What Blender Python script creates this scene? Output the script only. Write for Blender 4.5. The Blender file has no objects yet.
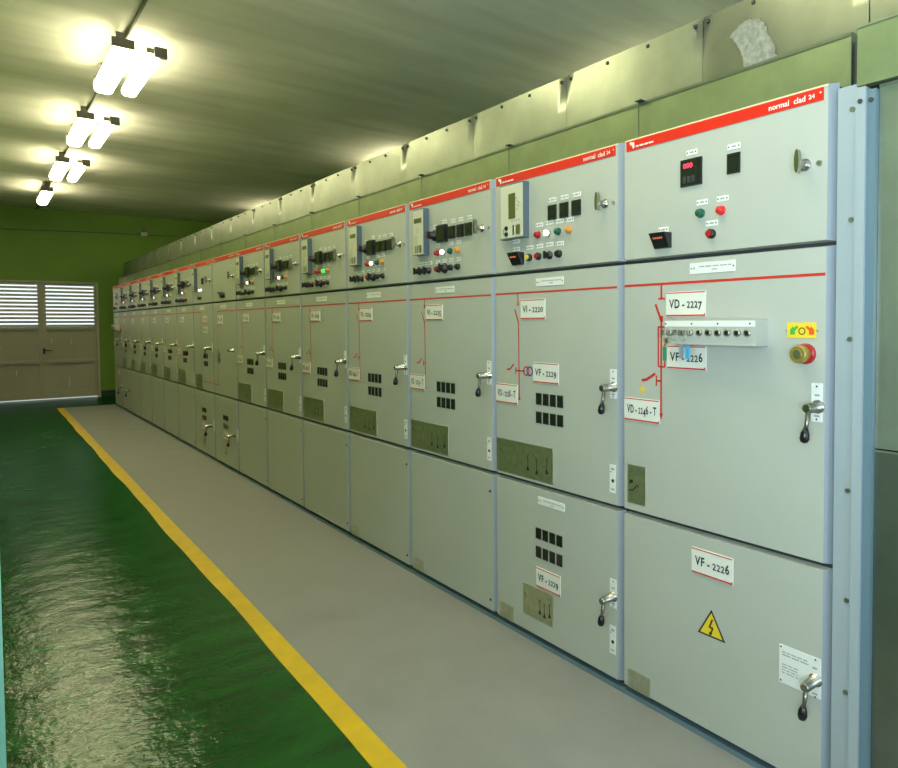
import bpy, math, random
from mathutils import Vector, Matrix
random.seed(7)
C = bpy.context.scene.collection
PI = math.pi
W = .85           # cabinet pitch
D = 1.974         # aisle face of the cabinets
Y0 = .9565        # near end of the row
N = 16
YE = 16.5         # end wall
CH = 3.83         # ceiling height

# ------------------------------------------------------------ materials
M = {}
def mat(name, col, rough=.5, metal=0, emit=None, estr=0, noise=0, nscale=8, bump=0, bscale=40,
        stretch=None, col2=None, coat=0, spec=.5, rvar=0):
    m = bpy.data.materials.new(name); m.use_nodes = True
    nt = m.node_tree; b = nt.nodes['Principled BSDF']
    b.inputs['Base Color'].default_value = (*col, 1)
    b.inputs['Roughness'].default_value = rough
    b.inputs['Metallic'].default_value = metal
    b.inputs['Specular IOR Level'].default_value = spec
    b.inputs['Coat Weight'].default_value = coat
    b.inputs['Coat Roughness'].default_value = .15
    if emit:
        b.inputs['Emission Color'].default_value = (*emit, 1)
        b.inputs['Emission Strength'].default_value = estr
    if noise or bump or rvar:
        tc = nt.nodes.new('ShaderNodeTexCoord'); mp = nt.nodes.new('ShaderNodeMapping')
        nt.links.new(tc.outputs['Object'], mp.inputs['Vector'])
        if stretch: mp.inputs['Scale'].default_value = stretch
        n = nt.nodes.new('ShaderNodeTexNoise'); n.inputs['Scale'].default_value = nscale
        n.inputs['Detail'].default_value = 6; n.inputs['Roughness'].default_value = .6
        nt.links.new(mp.outputs['Vector'], n.inputs['Vector'])
        if noise:
            r = nt.nodes.new('ShaderNodeValToRGB')
            c2 = col2 or tuple(c * (1 - noise) for c in col)
            r.color_ramp.elements[0].position = .32; r.color_ramp.elements[0].color = (*c2, 1)
            r.color_ramp.elements[1].position = .68; r.color_ramp.elements[1].color = (*col, 1)
            nt.links.new(n.outputs['Fac'], r.inputs['Fac'])
            nt.links.new(r.outputs['Color'], b.inputs['Base Color'])
        if rvar:
            mr = nt.nodes.new('ShaderNodeMapRange')
            mr.inputs['From Min'].default_value = .3; mr.inputs['From Max'].default_value = .7
            mr.inputs['To Min'].default_value = max(.02, rough - rvar); mr.inputs['To Max'].default_value = rough + rvar
            nt.links.new(n.outputs['Fac'], mr.inputs['Value'])
            nt.links.new(mr.outputs['Result'], b.inputs['Roughness'])
        if bump:
            n2 = nt.nodes.new('ShaderNodeTexNoise'); n2.inputs['Scale'].default_value = bscale
            n2.inputs['Detail'].default_value = 4
            nt.links.new(tc.outputs['Object'], n2.inputs['Vector'])
            bp = nt.nodes.new('ShaderNodeBump'); bp.inputs['Strength'].default_value = bump
            bp.inputs['Distance'].default_value = .01
            nt.links.new(n2.outputs['Fac'], bp.inputs['Height'])
            nt.links.new(bp.outputs['Normal'], b.inputs['Normal'])
    M[name] = m
    return m
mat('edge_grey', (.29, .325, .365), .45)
mat('paint', (.47, .482, .425), .42, noise=.04, nscale=2.5, spec=.4)
mat('frame', (.03, .033, .035), .6)
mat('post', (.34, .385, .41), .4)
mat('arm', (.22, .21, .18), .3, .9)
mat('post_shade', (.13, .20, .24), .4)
mat('red', (.68, .013, .004), .45)
mat('trim_line', (.80, .62, .40), .5)
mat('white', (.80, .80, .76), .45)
mat('sign_white', (.78, .77, .70), .4)
mat('ink', (.02, .02, .022), .5)
mat('grey_ink', (.35, .35, .35), .6)
mat('sign_red', (.62, .035, .03), .5)
mat('mimic_red', (.60, .03, .015), .5)
mat('mimic_blue', (.03, .03, .35), .5)
mat('yellow', (.85, .60, .03), .5)
mat('black', (.012, .012, .012), .35)
mat('grip', (.01, .008, .01), .25)
mat('glass_black', (.015, .018, .014), .12)
mat('screen', (.10, .11, .03), .3)
mat('relay_face', (.62, .60, .47), .5)
mat('relay_side', (.095, .135, .17), .45)
mat('chrome', (.42, .41, .37), .24, 1)
mat('brass', (.55, .38, .10), .35, .7)
mat('steel', (.45, .44, .38), .35, 1)
mat('engraved', (.60, .62, .42), .33, .85, noise=.25, nscale=30, rvar=.05)
mat('lamp_red', (.40, .012, .012), .3)
mat('lamp_red_lit', (.6, .02, .02), .25, emit=(1, .05, .03), estr=.12)
mat('lamp_green', (.01, .10, .06), .25)
mat('lamp_green_lit', (.05, .6, .12), .25, emit=(.05, .8, .15), estr=.9)
mat('lamp_white', (.9, .9, .9), .3, emit=(1, 1, 1), estr=1.6)
mat('lamp_orange', (.65, .28, .04), .3)
mat('lamp_yellow', (.75, .55, .05), .3)
mat('digits', (.5, .02, .03), .3, emit=(1, .03, .08), estr=3)
mat('digits_dim', (.3, .05, .03), .3, emit=(1, .25, .1), estr=.5)
mat('tag_blue', (.04, .35, .65), .4)
mat('tag_grey', (.22, .27, .32), .4)
mat('tag_green', (.03, .25, .12), .4)
mat('arrow_green', (.05, .40, .06), .5)
mat('arrow_red', (.75, .10, .02), .5)
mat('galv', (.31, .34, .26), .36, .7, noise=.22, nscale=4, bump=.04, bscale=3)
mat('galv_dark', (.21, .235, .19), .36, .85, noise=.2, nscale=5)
mat('cowl', (.35, .405, .23), .38, .75, noise=.3, nscale=3.5)
mat('plaster', (.30, .31, .27), .9, noise=.45, nscale=45)
mat('wall_green', (.16, .29, .035), .65, noise=.12, nscale=1.5, bump=.1, bscale=30)
mat('baseboard', (.012, .02, .015), .5)
mat('mint', (.17, .38, .29), .5)
mat('mint_wall', (.50, .66, .52), .7)
mat('floor_grey', (.31, .305, .295), .42, noise=.14, nscale=3.5, bump=.12, bscale=60, rvar=.08)
mat('line_yellow', (.80, .52, .015), .45, noise=.15, nscale=9)
mat('conduit', (.16, .15, .10), .5)
mat('door_paint', (.45, .42, .31), .5, noise=.08, nscale=2)
mat('louvre', (.55, .56, .52), .5)
mat('black_plastic', (.012, .012, .012), .45)
mat('tube', (1, 1, 1), .4, emit=(1, .93, .56), estr=22)
mat('fixture', (.14, .13, .11), .5)
mat('box_beige', (.50, .46, .33), .5)
mat('ground', (.6, .6, .55), .9)

def floor_mat():
    m = mat('floor_green', (.012, .085, .018), .10, coat=0, spec=.30)
    nt = m.node_tree; b = nt.nodes['Principled BSDF']
    tc = nt.nodes.new('ShaderNodeTexCoord')
    n = nt.nodes.new('ShaderNodeTexNoise'); n.inputs['Scale'].default_value = 2.2; n.inputs['Detail'].default_value = 9
    mp = nt.nodes.new('ShaderNodeMapping'); mp.inputs['Scale'].default_value = (1, 2.6, 1)
    nt.links.new(tc.outputs['Object'], mp.inputs['Vector']); nt.links.new(mp.outputs['Vector'], n.inputs['Vector'])
    r = nt.nodes.new('ShaderNodeValToRGB')
    r.color_ramp.elements[0].position = .3; r.color_ramp.elements[0].color = (.004, .048, .008, 1)
    r.color_ramp.elements[1].position = .7; r.color_ramp.elements[1].color = (.010, .105, .013, 1)
    nt.links.new(n.outputs['Fac'], r.inputs['Fac']); nt.links.new(r.outputs['Color'], b.inputs['Base Color'])
    n2 = nt.nodes.new('ShaderNodeTexNoise'); n2.inputs['Scale'].default_value = 42; n2.inputs['Detail'].default_value = 3
    n2.inputs['Roughness'].default_value = .65
    nt.links.new(tc.outputs['Object'], n2.inputs['Vector'])
    n3 = nt.nodes.new('ShaderNodeTexNoise'); n3.inputs['Scale'].default_value = 5; n3.inputs['Detail'].default_value = 3
    nt.links.new(tc.outputs['Object'], n3.inputs['Vector'])
    b1 = nt.nodes.new('ShaderNodeBump'); b1.inputs['Strength'].default_value = .30; b1.inputs['Distance'].default_value = .008
    b2 = nt.nodes.new('ShaderNodeBump'); b2.inputs['Strength'].default_value = .45; b2.inputs['Distance'].default_value = .02
    nt.links.new(n2.outputs['Fac'], b1.inputs['Height']); nt.links.new(n3.outputs['Fac'], b2.inputs['Height'])
    nt.links.new(b2.outputs['Normal'], b1.inputs['Normal']); nt.links.new(b1.outputs['Normal'], b.inputs['Normal'])
    # worn paint: diffuse coat plus a glossy layer whose grazing reflection is limited
    df = nt.nodes.new('ShaderNodeBsdfDiffuse'); gl = nt.nodes.new('ShaderNodeBsdfGlossy'); gl.inputs['Roughness'].default_value = .11
    gl.inputs['Color'].default_value = (1, 1, 1, 1)
    fr = nt.nodes.new('ShaderNodeFresnel'); fr.inputs['IOR'].default_value = 1.36
    mn = nt.nodes.new('ShaderNodeMath'); mn.operation = 'MINIMUM'; mn.inputs[1].default_value = .11
    ms = nt.nodes.new('ShaderNodeMixShader')
    nt.links.new(r.outputs['Color'], df.inputs['Color']); nt.links.new(b1.outputs['Normal'], df.inputs['Normal'])
    nt.links.new(b1.outputs['Normal'], gl.inputs['Normal']); nt.links.new(b1.outputs['Normal'], fr.inputs['Normal'])
    nt.links.new(fr.outputs['Fac'], mn.inputs[0]); nt.links.new(mn.outputs[0], ms.inputs['Fac'])
    nt.links.new(df.outputs[0], ms.inputs[1]); nt.links.new(gl.outputs[0], ms.inputs[2])
    nt.links.new(ms.outputs[0], nt.nodes['Material Output'].inputs['Surface'])
floor_mat()

def ceil_mat():
    m = mat('ceiling', (.5, .5, .4), .85)
    nt = m.node_tree; b = nt.nodes['Principled BSDF']
    tc = nt.nodes.new('ShaderNodeTexCoord'); mp = nt.nodes.new('ShaderNodeMapping')
    mp.inputs['Scale'].default_value = (.5, 3.2, 1)
    nt.links.new(tc.outputs['Object'], mp.inputs['Vector'])
    n = nt.nodes.new('ShaderNodeTexNoise'); n.inputs['Scale'].default_value = 1.3; n.inputs['Detail'].default_value = 7
    nt.links.new(mp.outputs['Vector'], n.inputs['Vector'])
    n2 = nt.nodes.new('ShaderNodeTexNoise'); n2.inputs['Scale'].default_value = .8; n2.inputs['Detail'].default_value = 4
    nt.links.new(tc.outputs['Object'], n2.inputs['Vector'])
    mx = nt.nodes.new('ShaderNodeMix'); mx.data_type = 'FLOAT'; mx.inputs[0].default_value = .4
    nt.links.new(n.outputs['Fac'], mx.inputs[2]); nt.links.new(n2.outputs['Fac'], mx.inputs[3])
    r = nt.nodes.new('ShaderNodeValToRGB')
    r.color_ramp.elements[0].position = .35; r.color_ramp.elements[0].color = (.62, .60, .54, 1)
    r.color_ramp.elements[1].position = .62; r.color_ramp.elements[1].color = (.82, .80, .73, 1)
    nt.links.new(mx.outputs[0], r.inputs['Fac']); nt.links.new(r.outputs['Color'], b.inputs['Base Color'])
ceil_mat()

# ------------------------------------------------------------ mesh builder
TXT = {}
def text_mesh(s, bold):
    k = (s, bold)
    if k not in TXT:
        cu = bpy.data.curves.new('txt', 'FONT'); cu.body = s; cu.offset = bold; cu.resolution_u = 3
        o = bpy.data.objects.new('txt', cu); C.objects.link(o)
        dg = bpy.context.evaluated_depsgraph_get(); dg.update()
        me = bpy.data.meshes.new_from_object(o.evaluated_get(dg))
        TXT[k] = ([tuple(v.co[:2]) for v in me.vertices], [tuple(p.vertices) for p in me.polygons])
        bpy.data.objects.remove(o); bpy.data.curves.remove(cu); bpy.data.meshes.remove(me)
    return TXT[k]

class MB:
    def __init__(s): s.v = []; s.f = []; s.m = []; s.mats = []; s.sm = []
    def mi(s, m):
        if m not in s.mats: s.mats.append(m)
        return s.mats.index(m)
    def add(s, vs, fs, m, smooth=False):
        b = len(s.v); s.v += [tuple(p) for p in vs]; k = s.mi(m)
        for f in fs: s.f.append(tuple(b + i for i in f)); s.m.append(k); s.sm.append(smooth)
        return s
    def box(s, x0, x1, y0, y1, z0, z1, m):
        vs = [(x, y, z) for x in (x0, x1) for y in (y0, y1) for z in (z0, z1)]
        return s.add(vs, [(0, 1, 3, 2), (4, 6, 7, 5), (0, 4, 5, 1), (2, 3, 7, 6), (0, 2, 6, 4), (1, 5, 7, 3)], m)
    # panel standing proud of the local y = yb plane towards -y with chamfered front
    def slab(s, x0, x1, z0, z1, yb, yf, m, l=.003, r=.003, t=.003, b=.003, side=None, right=None):
        c = min(abs(yb - yf), .004)
        vs = [(x0, yb, z0), (x1, yb, z0), (x1, yb, z1), (x0, yb, z1),
              (x0 + l, yf, z0 + b), (x1 - r, yf, z0 + b), (x1 - r, yf, z1 - t), (x0 + l, yf, z1 - t)]
        s.add(vs, [(4, 5, 6, 7), (3, 2, 1, 0)], m)
        s.add(vs, [(1, 2, 6, 5)], right or side or m)
        return s.add(vs, [(0, 1, 5, 4), (2, 3, 7, 6), (3, 0, 4, 7)], side or m)
    # lathe about the -y axis at (x,z): profile of (distance towards viewer, radius)
    def lathe(s, x, z, prof, m, n=20, y0=0, caps=True):
        vs = []
        for d, r in prof:
            for i in range(n):
                a = 2 * PI * i / n; vs.append((x + r * math.cos(a), y0 - d, z + r * math.sin(a)))
        fs = []
        for j in range(len(prof) - 1):
            for i in range(n):
                k = (i + 1) % n; fs.append((j * n + i, j * n + k, (j + 1) * n + k, (j + 1) * n + i))
        s.add(vs, fs, m, True)
        if caps:
            b = len(prof) - 1
            s.add(vs[b * n:], [tuple(range(n))], m)
            s.add(vs[:n], [tuple(reversed(range(n)))], m)
        return s
    def tube(s, pts, rad, m, n=10, closed=False):
        pts = [Vector(p) for p in pts]
        rs = rad if isinstance(rad, (list, tuple)) else [rad] * len(pts)
        L = len(pts); vs = []
        up0 = None
        for i, p in enumerate(pts):
            if closed: t = pts[(i + 1) % L] - pts[i - 1]
            else: t = pts[min(i + 1, L - 1)] - pts[max(i - 1, 0)]
            t.normalize()
            if up0 is None:
                up0 = Vector((0, 0, 1)) if abs(t.z) < .9 else Vector((1, 0, 0))
            u = (up0 - t * up0.dot(t)).normalized(); w = t.cross(u); up0 = u
            for k in range(n):
                a = 2 * PI * k / n; vs.append(p + (u * math.cos(a) + w * math.sin(a)) * rs[i])
        fs = []
        for j in range(L if closed else L - 1):
            j2 = (j + 1) % L
            for k in range(n):
                k2 = (k + 1) % n; fs.append((j * n + k, j * n + k2, j2 * n + k2, j2 * n + k))
        if not closed: fs += [tuple(reversed(range(n))), tuple(range((L - 1) * n, L * n))]
        return s.add(vs, fs, m, True)
    def prism(s, poly, y0, y1, m):        # poly of (x,z), from y0 (back) to y1 (front)
        n = len(poly)
        vs = [(x, y0, z) for x, z in poly] + [(x, y1, z) for x, z in poly]
        return s.add(vs, [tuple(range(n)), tuple(reversed(range(n, 2 * n)))] +
                     [(i, i + n, (i + 1) % n + n, (i + 1) % n) for i in range(n)], m)
    def line(s, pts, w, y0, y1, m):       # flat strip in the x-z plane
        for (xa, za), (xb, zb) in zip(pts, pts[1:]):
            dx, dz = xb - xa, zb - za; l = math.hypot(dx, dz); nx, nz = -dz / l * w / 2, dx / l * w / 2
            s.prism([(xa + nx, za + nz), (xb + nx, zb + nz), (xb - nx, zb - nz), (xa - nx, za - nz)], y0, y1, m)
        return s
    def ring(s, x, z, r, w, y0, y1, m, n=24):
        p = [(x + r * math.cos(2 * PI * i / n), z + r * math.sin(2 * PI * i / n)) for i in range(n + 1)]
        return s.line(p, w, y0, y1, m)
    def text(s, t, x0, x1, zc, h, y, m, bold=.012):
        vs, fs = text_mesh(t, bold)
        xs = [v[0] for v in vs]; ys = [v[1] for v in vs]
        ax, bx = min(xs), max(xs); sx = (x1 - x0) / (bx - ax); sz = h / .72
        yc = .36
        return s.add([(x0 + (v[0] - ax) * sx, y, zc + (v[1] - yc) * sz) for v in vs], fs, m)
    # sign lettering with old-style figures: 0 1 2 at x-height, 3 4 5 7 9 hanging below the line
    def sign_text(s, t, x0, x1, zc, h, y, m, bold):
        lay = []; cur = 0
        for c in t:
            if c == ' ': cur += .26; continue
            vs, fs = text_mesh(c, bold)
            ax = min(v[0] for v in vs); bx = max(v[0] for v in vs); ay = min(v[1] for v in vs)
            k, dz = (.74, 0) if c in '012' else ((.95, -.21) if c in '34579' else (1, 0))
            if c == '-': ay = 0
            lay += [(vs, fs, cur, ax, ay, k, dz)]; cur += (bx - ax) * (k * .5 + .5) + .075
        cur -= .075; sx = (x1 - x0) / cur; sz = h / .72
        for vs, fs, c0, ax, ay, k, dz in lay:
            s.add([(x0 + (c0 + (v[0] - ax) * (k * .5 + .5)) * sx, y, zc + ((v[1] - ay) * k + dz - .33) * sz) for v in vs], fs, m)
        return s
    def build(s, name, parent=None, loc=None, rz=None):
        me = bpy.data.meshes.new(name); me.from_pydata(s.v, [], s.f)
        for m in s.mats: me.materials.append(M[m])
        me.polygons.foreach_set('material_index', s.m); me.polygons.foreach_set('use_smooth', s.sm)
        me.update()
        o = bpy.data.objects.new(name, me); C.objects.link(o)
        if parent: o.parent = parent
        if loc: o.location = loc
        if rz is not None: o.rotation_euler = (0, 0, rz)
        return o

def tag(o, label, cat=None, group=None, kind=None):
    if label: o['label'] = label
    if cat: o['category'] = cat
    if group: o['group'] = group
    if kind: o['kind'] = kind
    return o
def empty(name, loc=(0, 0, 0), rz=0):
    o = bpy.data.objects.new(name, None); C.objects.link(o); o.location = loc; o.rotation_euler = (0, 0, rz)
    o.empty_display_size = .1
    return o
def copy_tree(o, parent=None):
    c = o.copy(); C.objects.link(c)
    if parent: c.parent = parent
    for ch in list(o.children): copy_tree(ch, c)
    return c
def struct(o): o['kind'] = 'structure'; return o

# ------------------------------------------------------------ room
struct(MB().box(-1.4, 5.5, -2.6, YE + .15, -.12, 0, 'floor_green').build('floor'))
struct(MB().box(-1.4, 5.5, -2.6, YE + .15, CH, CH + .15, 'ceiling').build('ceiling'))
# grey walkway strip with a slightly hand-cut yellow edge line
def yl(y): return .985 + .0068 * y + .005 * math.sin(y * 2.1) + .003 * math.sin(y * 5.3 + 1)
def yr(y): return 1.068 + .0085 * y + .003 * math.sin(y * 1.7 + .6)
ys = [-2.5 + (14.75 + 2.5) * i / 90 for i in range(91)]
def ribbon(fa, fb, ys, h, m):
    b = MB(); n = len(ys)
    vs = []
    for y in ys: vs += [(fa(y), y, 0), (fa(y), y, h), (fb(y), y, h), (fb(y), y, 0)]
    fs = []
    for i in range(n - 1):
        k = 4 * i
        fs += [(k + 1, k + 2, k + 6, k + 5), (k, k + 1, k + 5, k + 4), (k + 2, k + 3, k + 7, k + 6)]
    fs += [(0, 3, 2, 1), (4 * n - 4, 4 * n - 3, 4 * n - 2, 4 * n - 1)]
    return b.add(vs, fs, m)
struct(ribbon(lambda y: yl(y) + .03, lambda y: D + .02, ys, .0015, 'floor_grey').build('trim_1'))
struct(ribbon(yl, yr, ys, .003, 'line_yellow').build('trim_2'))

# walls: right, near end with an open doorway, left, left bay behind the camera
struct(MB().box(5.4, 5.55, -2.6, YE + .15, 0, CH, 'wall_green').build('wall_right'))
b = MB()
b.box(-1.4, .1, -2.6, -2.45, 0, CH, 'mint_wall'); b.box(2.3, 5.4, -2.6, -2.45, 0, CH, 'mint_wall')
b.box(.1, 2.3, -2.6, -2.45, 2.7, CH, 'mint_wall')
struct(b.build('wall_near'))
struct(MB().box(-.20, .012, 1.46, YE, 0, CH, 'wall_green').build('wall_left'))
struct(MB().box(-1.4, -1.25, -2.45, -1.65, 0, CH, 'mint_wall').box(-1.4, -1.25, .25, 1.46, 0, CH, 'mint_wall').box(-1.4, -1.25, -1.65, .25, 0, .8, 'mint_wall').box(-1.4, -1.25, -1.65, .25, 2.5, CH, 'mint_wall').box(-1.25, -.2, 1.46, 1.6, 0, CH, 'mint_wall').build('wall_bay'))
struct(MB().box(-.21, .0215, 1.435, 1.459, 0, CH, 'mint').build('trim_3'))
# far wall with the door opening
DX0, DX1, DZ = .035, 1.975, 2.39
b = MB()
b.box(-1.4, DX0, YE, YE + .15, 0, CH, 'wall_green'); b.box(DX1, 5.4, YE, YE + .15, 0, CH, 'wall_green')
b.box(DX0, DX1, YE, YE + .15, DZ, CH, 'wall_green')
struct(b.build('wall_far'))
struct(MB().box(DX1 + .01, 5.4, YE - .02, YE, 0, .135, 'baseboard').build('baseboard_far'))
# outside ground behind the doors
struct(MB().box(-6, 8, YE + .16, YE + 14, -.14, -.02, 'ground').build('ground_outside'))

# double door
door = struct(empty('door_1', (0, YE, 0)))
b = MB()
b.box(DX0, DX0 + .03, .0, .12, 0, DZ, 'door_paint'); b.box(DX1 - .045, DX1, .0, .12, 0, DZ, 'door_paint')
b.box(DX0 + .03, DX1 - .045, .0, .12, DZ - .035, DZ, 'door_paint')
b.build('door_frame', door)
def leaf(x0, x1, lx0, lx1, marks):
    z0, z1 = .030, DZ - .036; b = MB(); y0, y1 = .035, .08
    LZ0, LZ1 = 1.47, 2.305
    b.box(x0, lx0, y0, y1, z0, z1, 'door_paint'); b.box(lx1, x1, y0, y1, z0, z1, 'door_paint')
    b.box(lx0, lx1, y0, y1, LZ1, z1, 'door_paint'); b.box(lx0, lx1, y0, y1, z0, .17, 'door_paint')
    b.box(lx0, lx1, y0 - .022, y1, .74, .80, 'door_paint'); b.box(lx0, lx1, y0 - .012, y1, LZ0 - .06, LZ0, 'door_paint')
    b.box(lx0, lx1, y0 + .028, y1 - .01, .17, .74, 'door_paint'); b.box(lx0, lx1, y0 + .028, y1 - .01, .80, LZ0 - .06, 'door_paint')
    for k in range(1, 7):
        x = lx0 + (lx1 - lx0) * k / 7
        b.box(x - .004, x + .004, y0 + .015, y0 + .02, .17, .74, 'door_paint')
        b.box(x - .004, x + .004, y0 + .015, y0 + .02, .80, LZ0 - .06, 'door_paint')
    for x, za, zb in marks: b.box(x - .006, x + .006, y0 + .012, y0 + .028, za, zb, 'white')  # white strips painted in for daylight showing through cracks
    o = b.build('door_leaf', door)
    n = 11; h = (LZ1 - LZ0) / n; s = MB()
    for k in range(n):
        z = LZ0 + h * k
        # blade sloping down towards the outside leaving an open gap
        vs = [(x, y, zz) for x in (lx0, lx1) for y, zz in ((y0 + .002, z + .001), (y0 + .002, z + .042), (y1 - .004, z + .050), (y1 - .004, z + .010))]
        s.add(vs, [(0, 1, 2, 3), (7, 6, 5, 4), (0, 4, 5, 1), (1, 5, 6, 2), (2, 6, 7, 3), (3, 7, 4, 0)], 'louvre')
    s.build('louvre', o)
    return o
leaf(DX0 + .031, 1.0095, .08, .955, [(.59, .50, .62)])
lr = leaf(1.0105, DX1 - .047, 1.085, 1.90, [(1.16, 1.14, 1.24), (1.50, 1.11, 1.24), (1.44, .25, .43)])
b = MB(); b.slab(.995 + .025, 1.045 + .01, .93, 1.045, .034, .028, 'black_plastic')
b.tube([(1.037, .03, 1.0), (1.037, -.02, 1.0), (1.06, -.026, 1.0), (1.16, -.026, .997)], .011, 'black_plastic')
b.lathe(1.037, .95, [(0, .009), (.006, .009)], 'black_plastic', y0=.028)
b.build('lever_handle', lr)

# conduit and box on the far wall
tag(MB().tube([(.04, YE - .02, 3.375), (.7, YE - .02, 3.38), (1.6, YE - .02, 3.42), (2.72, YE - .02, 3.455), (3.6, YE - .02, 3.47), (5.38, YE - .02, 3.5)], .011, 'conduit').build('wall_conduit'),
    'thin dark conduit running across the green end wall above the double door', 'conduit')
jb = MB(); jb.slab(2.77, 2.90, 3.41, 3.51, YE - .001, YE - .06, 'box_beige', .006, .006, .006, .006)
jbo = jb.build('junction_box')
MB().tube([(2.835, YE - .03, 3.51), (2.835, YE - .03, 3.60)], .011, 'conduit').build('cable_gland', jbo)
tag(jbo, 'small beige junction box on the green end wall, on the thin conduit', 'junction box')

# ------------------------------------------------------------ ceiling lights
LX = .84
def make_light(twin, name='ceiling_light'):
    r = empty(name)
    L = 1.06
    b = MB()
    b.box(-.055, .055, 0, L, .044, .083, 'fixture')
    for y in (-.012, L): b.box(-.078, .078, y, y + .012, .01, .083, 'fixture')
    b.build('housing', r)
    b = MB()
    prof = [(-.075, .0), (-.067, -.045), (-.04, -.062), (.04, -.062), (.067, -.045), (.075, .0), (.062, .043), (-.062, .043)]
    n = len(prof)
    vs = [(x, .0, z) for x, z in prof] + [(x, L, z) for x, z in prof]
    b.add(vs, [tuple(reversed(range(n))), tuple(range(n, 2 * n))] + [(i, (i + 1) % n, (i + 1) % n + n, i + n) for i in range(n)], 'tube')
    b.build('tube_diffuser', r)
    for y in (.12, L - .12):
        b = MB(); b.box(-.03, .03, y - .012, y + .012, .083, .17, 'fixture'); b.build('hanger', r)
    if twin:
        b = MB()
        b.box(.17, .24, .04, L, .035, .075, 'fixture')
        b.box(.22, .31, .0, .035, .0, .083, 'fixture')
        b.box(.02, .25, .40, .43, .076, .09, 'fixture')
        b.build('side_housing', r)
        b = MB(); vs = [(x + .205, .04, z) for x, z in prof]; vs = [(.20 + x * .8, yy, z * .75) for yy in (.04, L) for x, z in prof]
        b.add(vs, [tuple(reversed(range(n))), tuple(range(n, 2 * n))] + [(i, (i + 1) % n, (i + 1) % n + n, i + n) for i in range(n)], 'tube')
        b.build('side_diffuser', r)
    return r
lz = 3.66
proto = make_light(True)
proto1 = make_light(False)
ly = [6.12, 8.45, 10.87, 13.37]
labs = ['largest lit twin ceiling light, nearest of the row at the upper left',
        'second largest twin light on the ceiling conduit, beyond the largest',
        'third twin fluorescent light, small, between the second light and the single-tube one',
        'smallest fluorescent light, a single tube unit nearest the green end wall']
for i, (y, la) in enumerate(zip(ly, labs)):
    o = proto1 if i == 3 else (proto if i == 0 else copy_tree(proto))
    o.location = (LX + .10, y, lz); tag(o, la, 'ceiling light', 'fluorescent lights along the aisle ceiling')
for y in (3.5, 1.1):
    o = copy_tree(proto); o.location = (LX + .10, y, lz)
    tag(o, 'fluorescent twin ceiling light %s' % ('just above the top edge of the view' if y > 1 else 'directly overhead of the camera position'), 'ceiling light', 'fluorescent lights along the aisle ceiling')
for y, la in ((.9, 'unseen fluorescent added as ceiling fill, behind the nearest cabinets'), (3.6, 'unseen fluorescent added as ceiling fill, behind the third and fourth cabinets'),
              (7.9, 'fluorescent light above the middle of the rear aisle'), (12.9, 'fluorescent light above the far end of the rear aisle')):
    o = copy_tree(proto1 if y > 5 else proto); o.location = (4.60 if y > 5 else 5.0, y, lz)  # the two nearest are added out of view to brighten the ceiling
    tag(o, la, 'ceiling light', 'fluorescent lights behind the cabinet row')
tag(MB().tube([(LX + .145, -1.5, CH - .016), (LX + .145, YE - .01, CH - .016)], .013, 'conduit').build('ceiling_conduit'),
    'dark conduit running along the ceiling from light to light', 'conduit')

# ------------------------------------------------------------ switchgear parts (local: x along face, -y towards aisle, z up)
E1 = -.0006
def dash_text(b, x0, x1, z, y, m='grey_ink', h=.004, seed=1):
    rnd = random.Random(seed); x = x0
    while x < x1 - .004:
        w = min(rnd.uniform(.010, .03), x1 - x)
        b.box(x, x + w, y - .0004, y, z - h / 2, z + h / 2, m); x += w + .004
def screw(b, x, z, y, r=.0035, m='steel'):
    b.lathe(x, z, [(0, r), (.0015, r), (.0022, r * .6)], m, 10, y0=y)
def header(door):
    b = MB()
    b.box(.018, .826, -.0025, 0, 2.207, 2.2125, 'trim_line')
    b.box(.022, .812, -.003, 0, 2.168, 2.207, 'red')
    b.text('normal  clad', .632, .755, 2.187, .018, -.0036, 'white', .02)
    b.text('24', .765, .785, 2.187, .014, -.0036, 'white', .02)
    # arrow shaped emblem
    b.prism([(.038, 2.199), (.047, 2.203), (.053, 2.192), (.046, 2.187)], -.003, -.0036, 'white')
    b.prism([(.050, 2.199), (.062, 2.199), (.063, 2.178), (.056, 2.174)], -.003, -.0036, 'white')
    dash_text(b, .070, .158, 2.181, -.003, 'white', .006, 3)
    b.lathe(.803, 2.192, [(0, .003), (.001, .003)], 'trim_line', 8, y0=-.003)
    b.build('header_band', door)
def label_plate(door, x, z, w=.046, h=.02, name='label_plate', seed=2):
    b = MB(); b.slab(x - w / 2, x + w / 2, z - h / 2, z + h / 2, 0, -.002, 'white', .0006, .0006, .0006, .0006)
    b.box(x - w * .18, x + w * .18, -.0024, -.002, z - .003, z + .003, 'grey_ink')
    for s in (-1, 1): b.lathe(x + s * w * .38, z, [(0, .0028), (.002, .0022)], 'ink', 8, y0=-.002)
    return b.build(name, door)
def long_plate(door, x0, x1, z0, z1):
    b = MB(); b.slab(x0, x1, z0, z1, 0, -.003, 'white', .0006, .0006, .0006, .0006)
    w = x1 - x0
    dash_text(b, x0 + w * .22, x1 - w * .08, z0 + (z1 - z0) * .62, -.003, seed=5)
    dash_text(b, x0 + w * .50, x0 + w * .62, z0 + (z1 - z0) * .32, -.003, seed=6)
    b.box(x0 + w * .09, x0 + w * .12, -.0034, -.003, (z0 + z1) / 2 - .004, (z0 + z1) / 2 + .004, 'grey_ink')
    for x in (x0 + .007, x1 - .007): b.lathe(x, (z0 + z1) / 2, [(0, .003), (.002, .002)], 'ink', 8, y0=-.003)
    b.build('name_plate', door)
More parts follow.
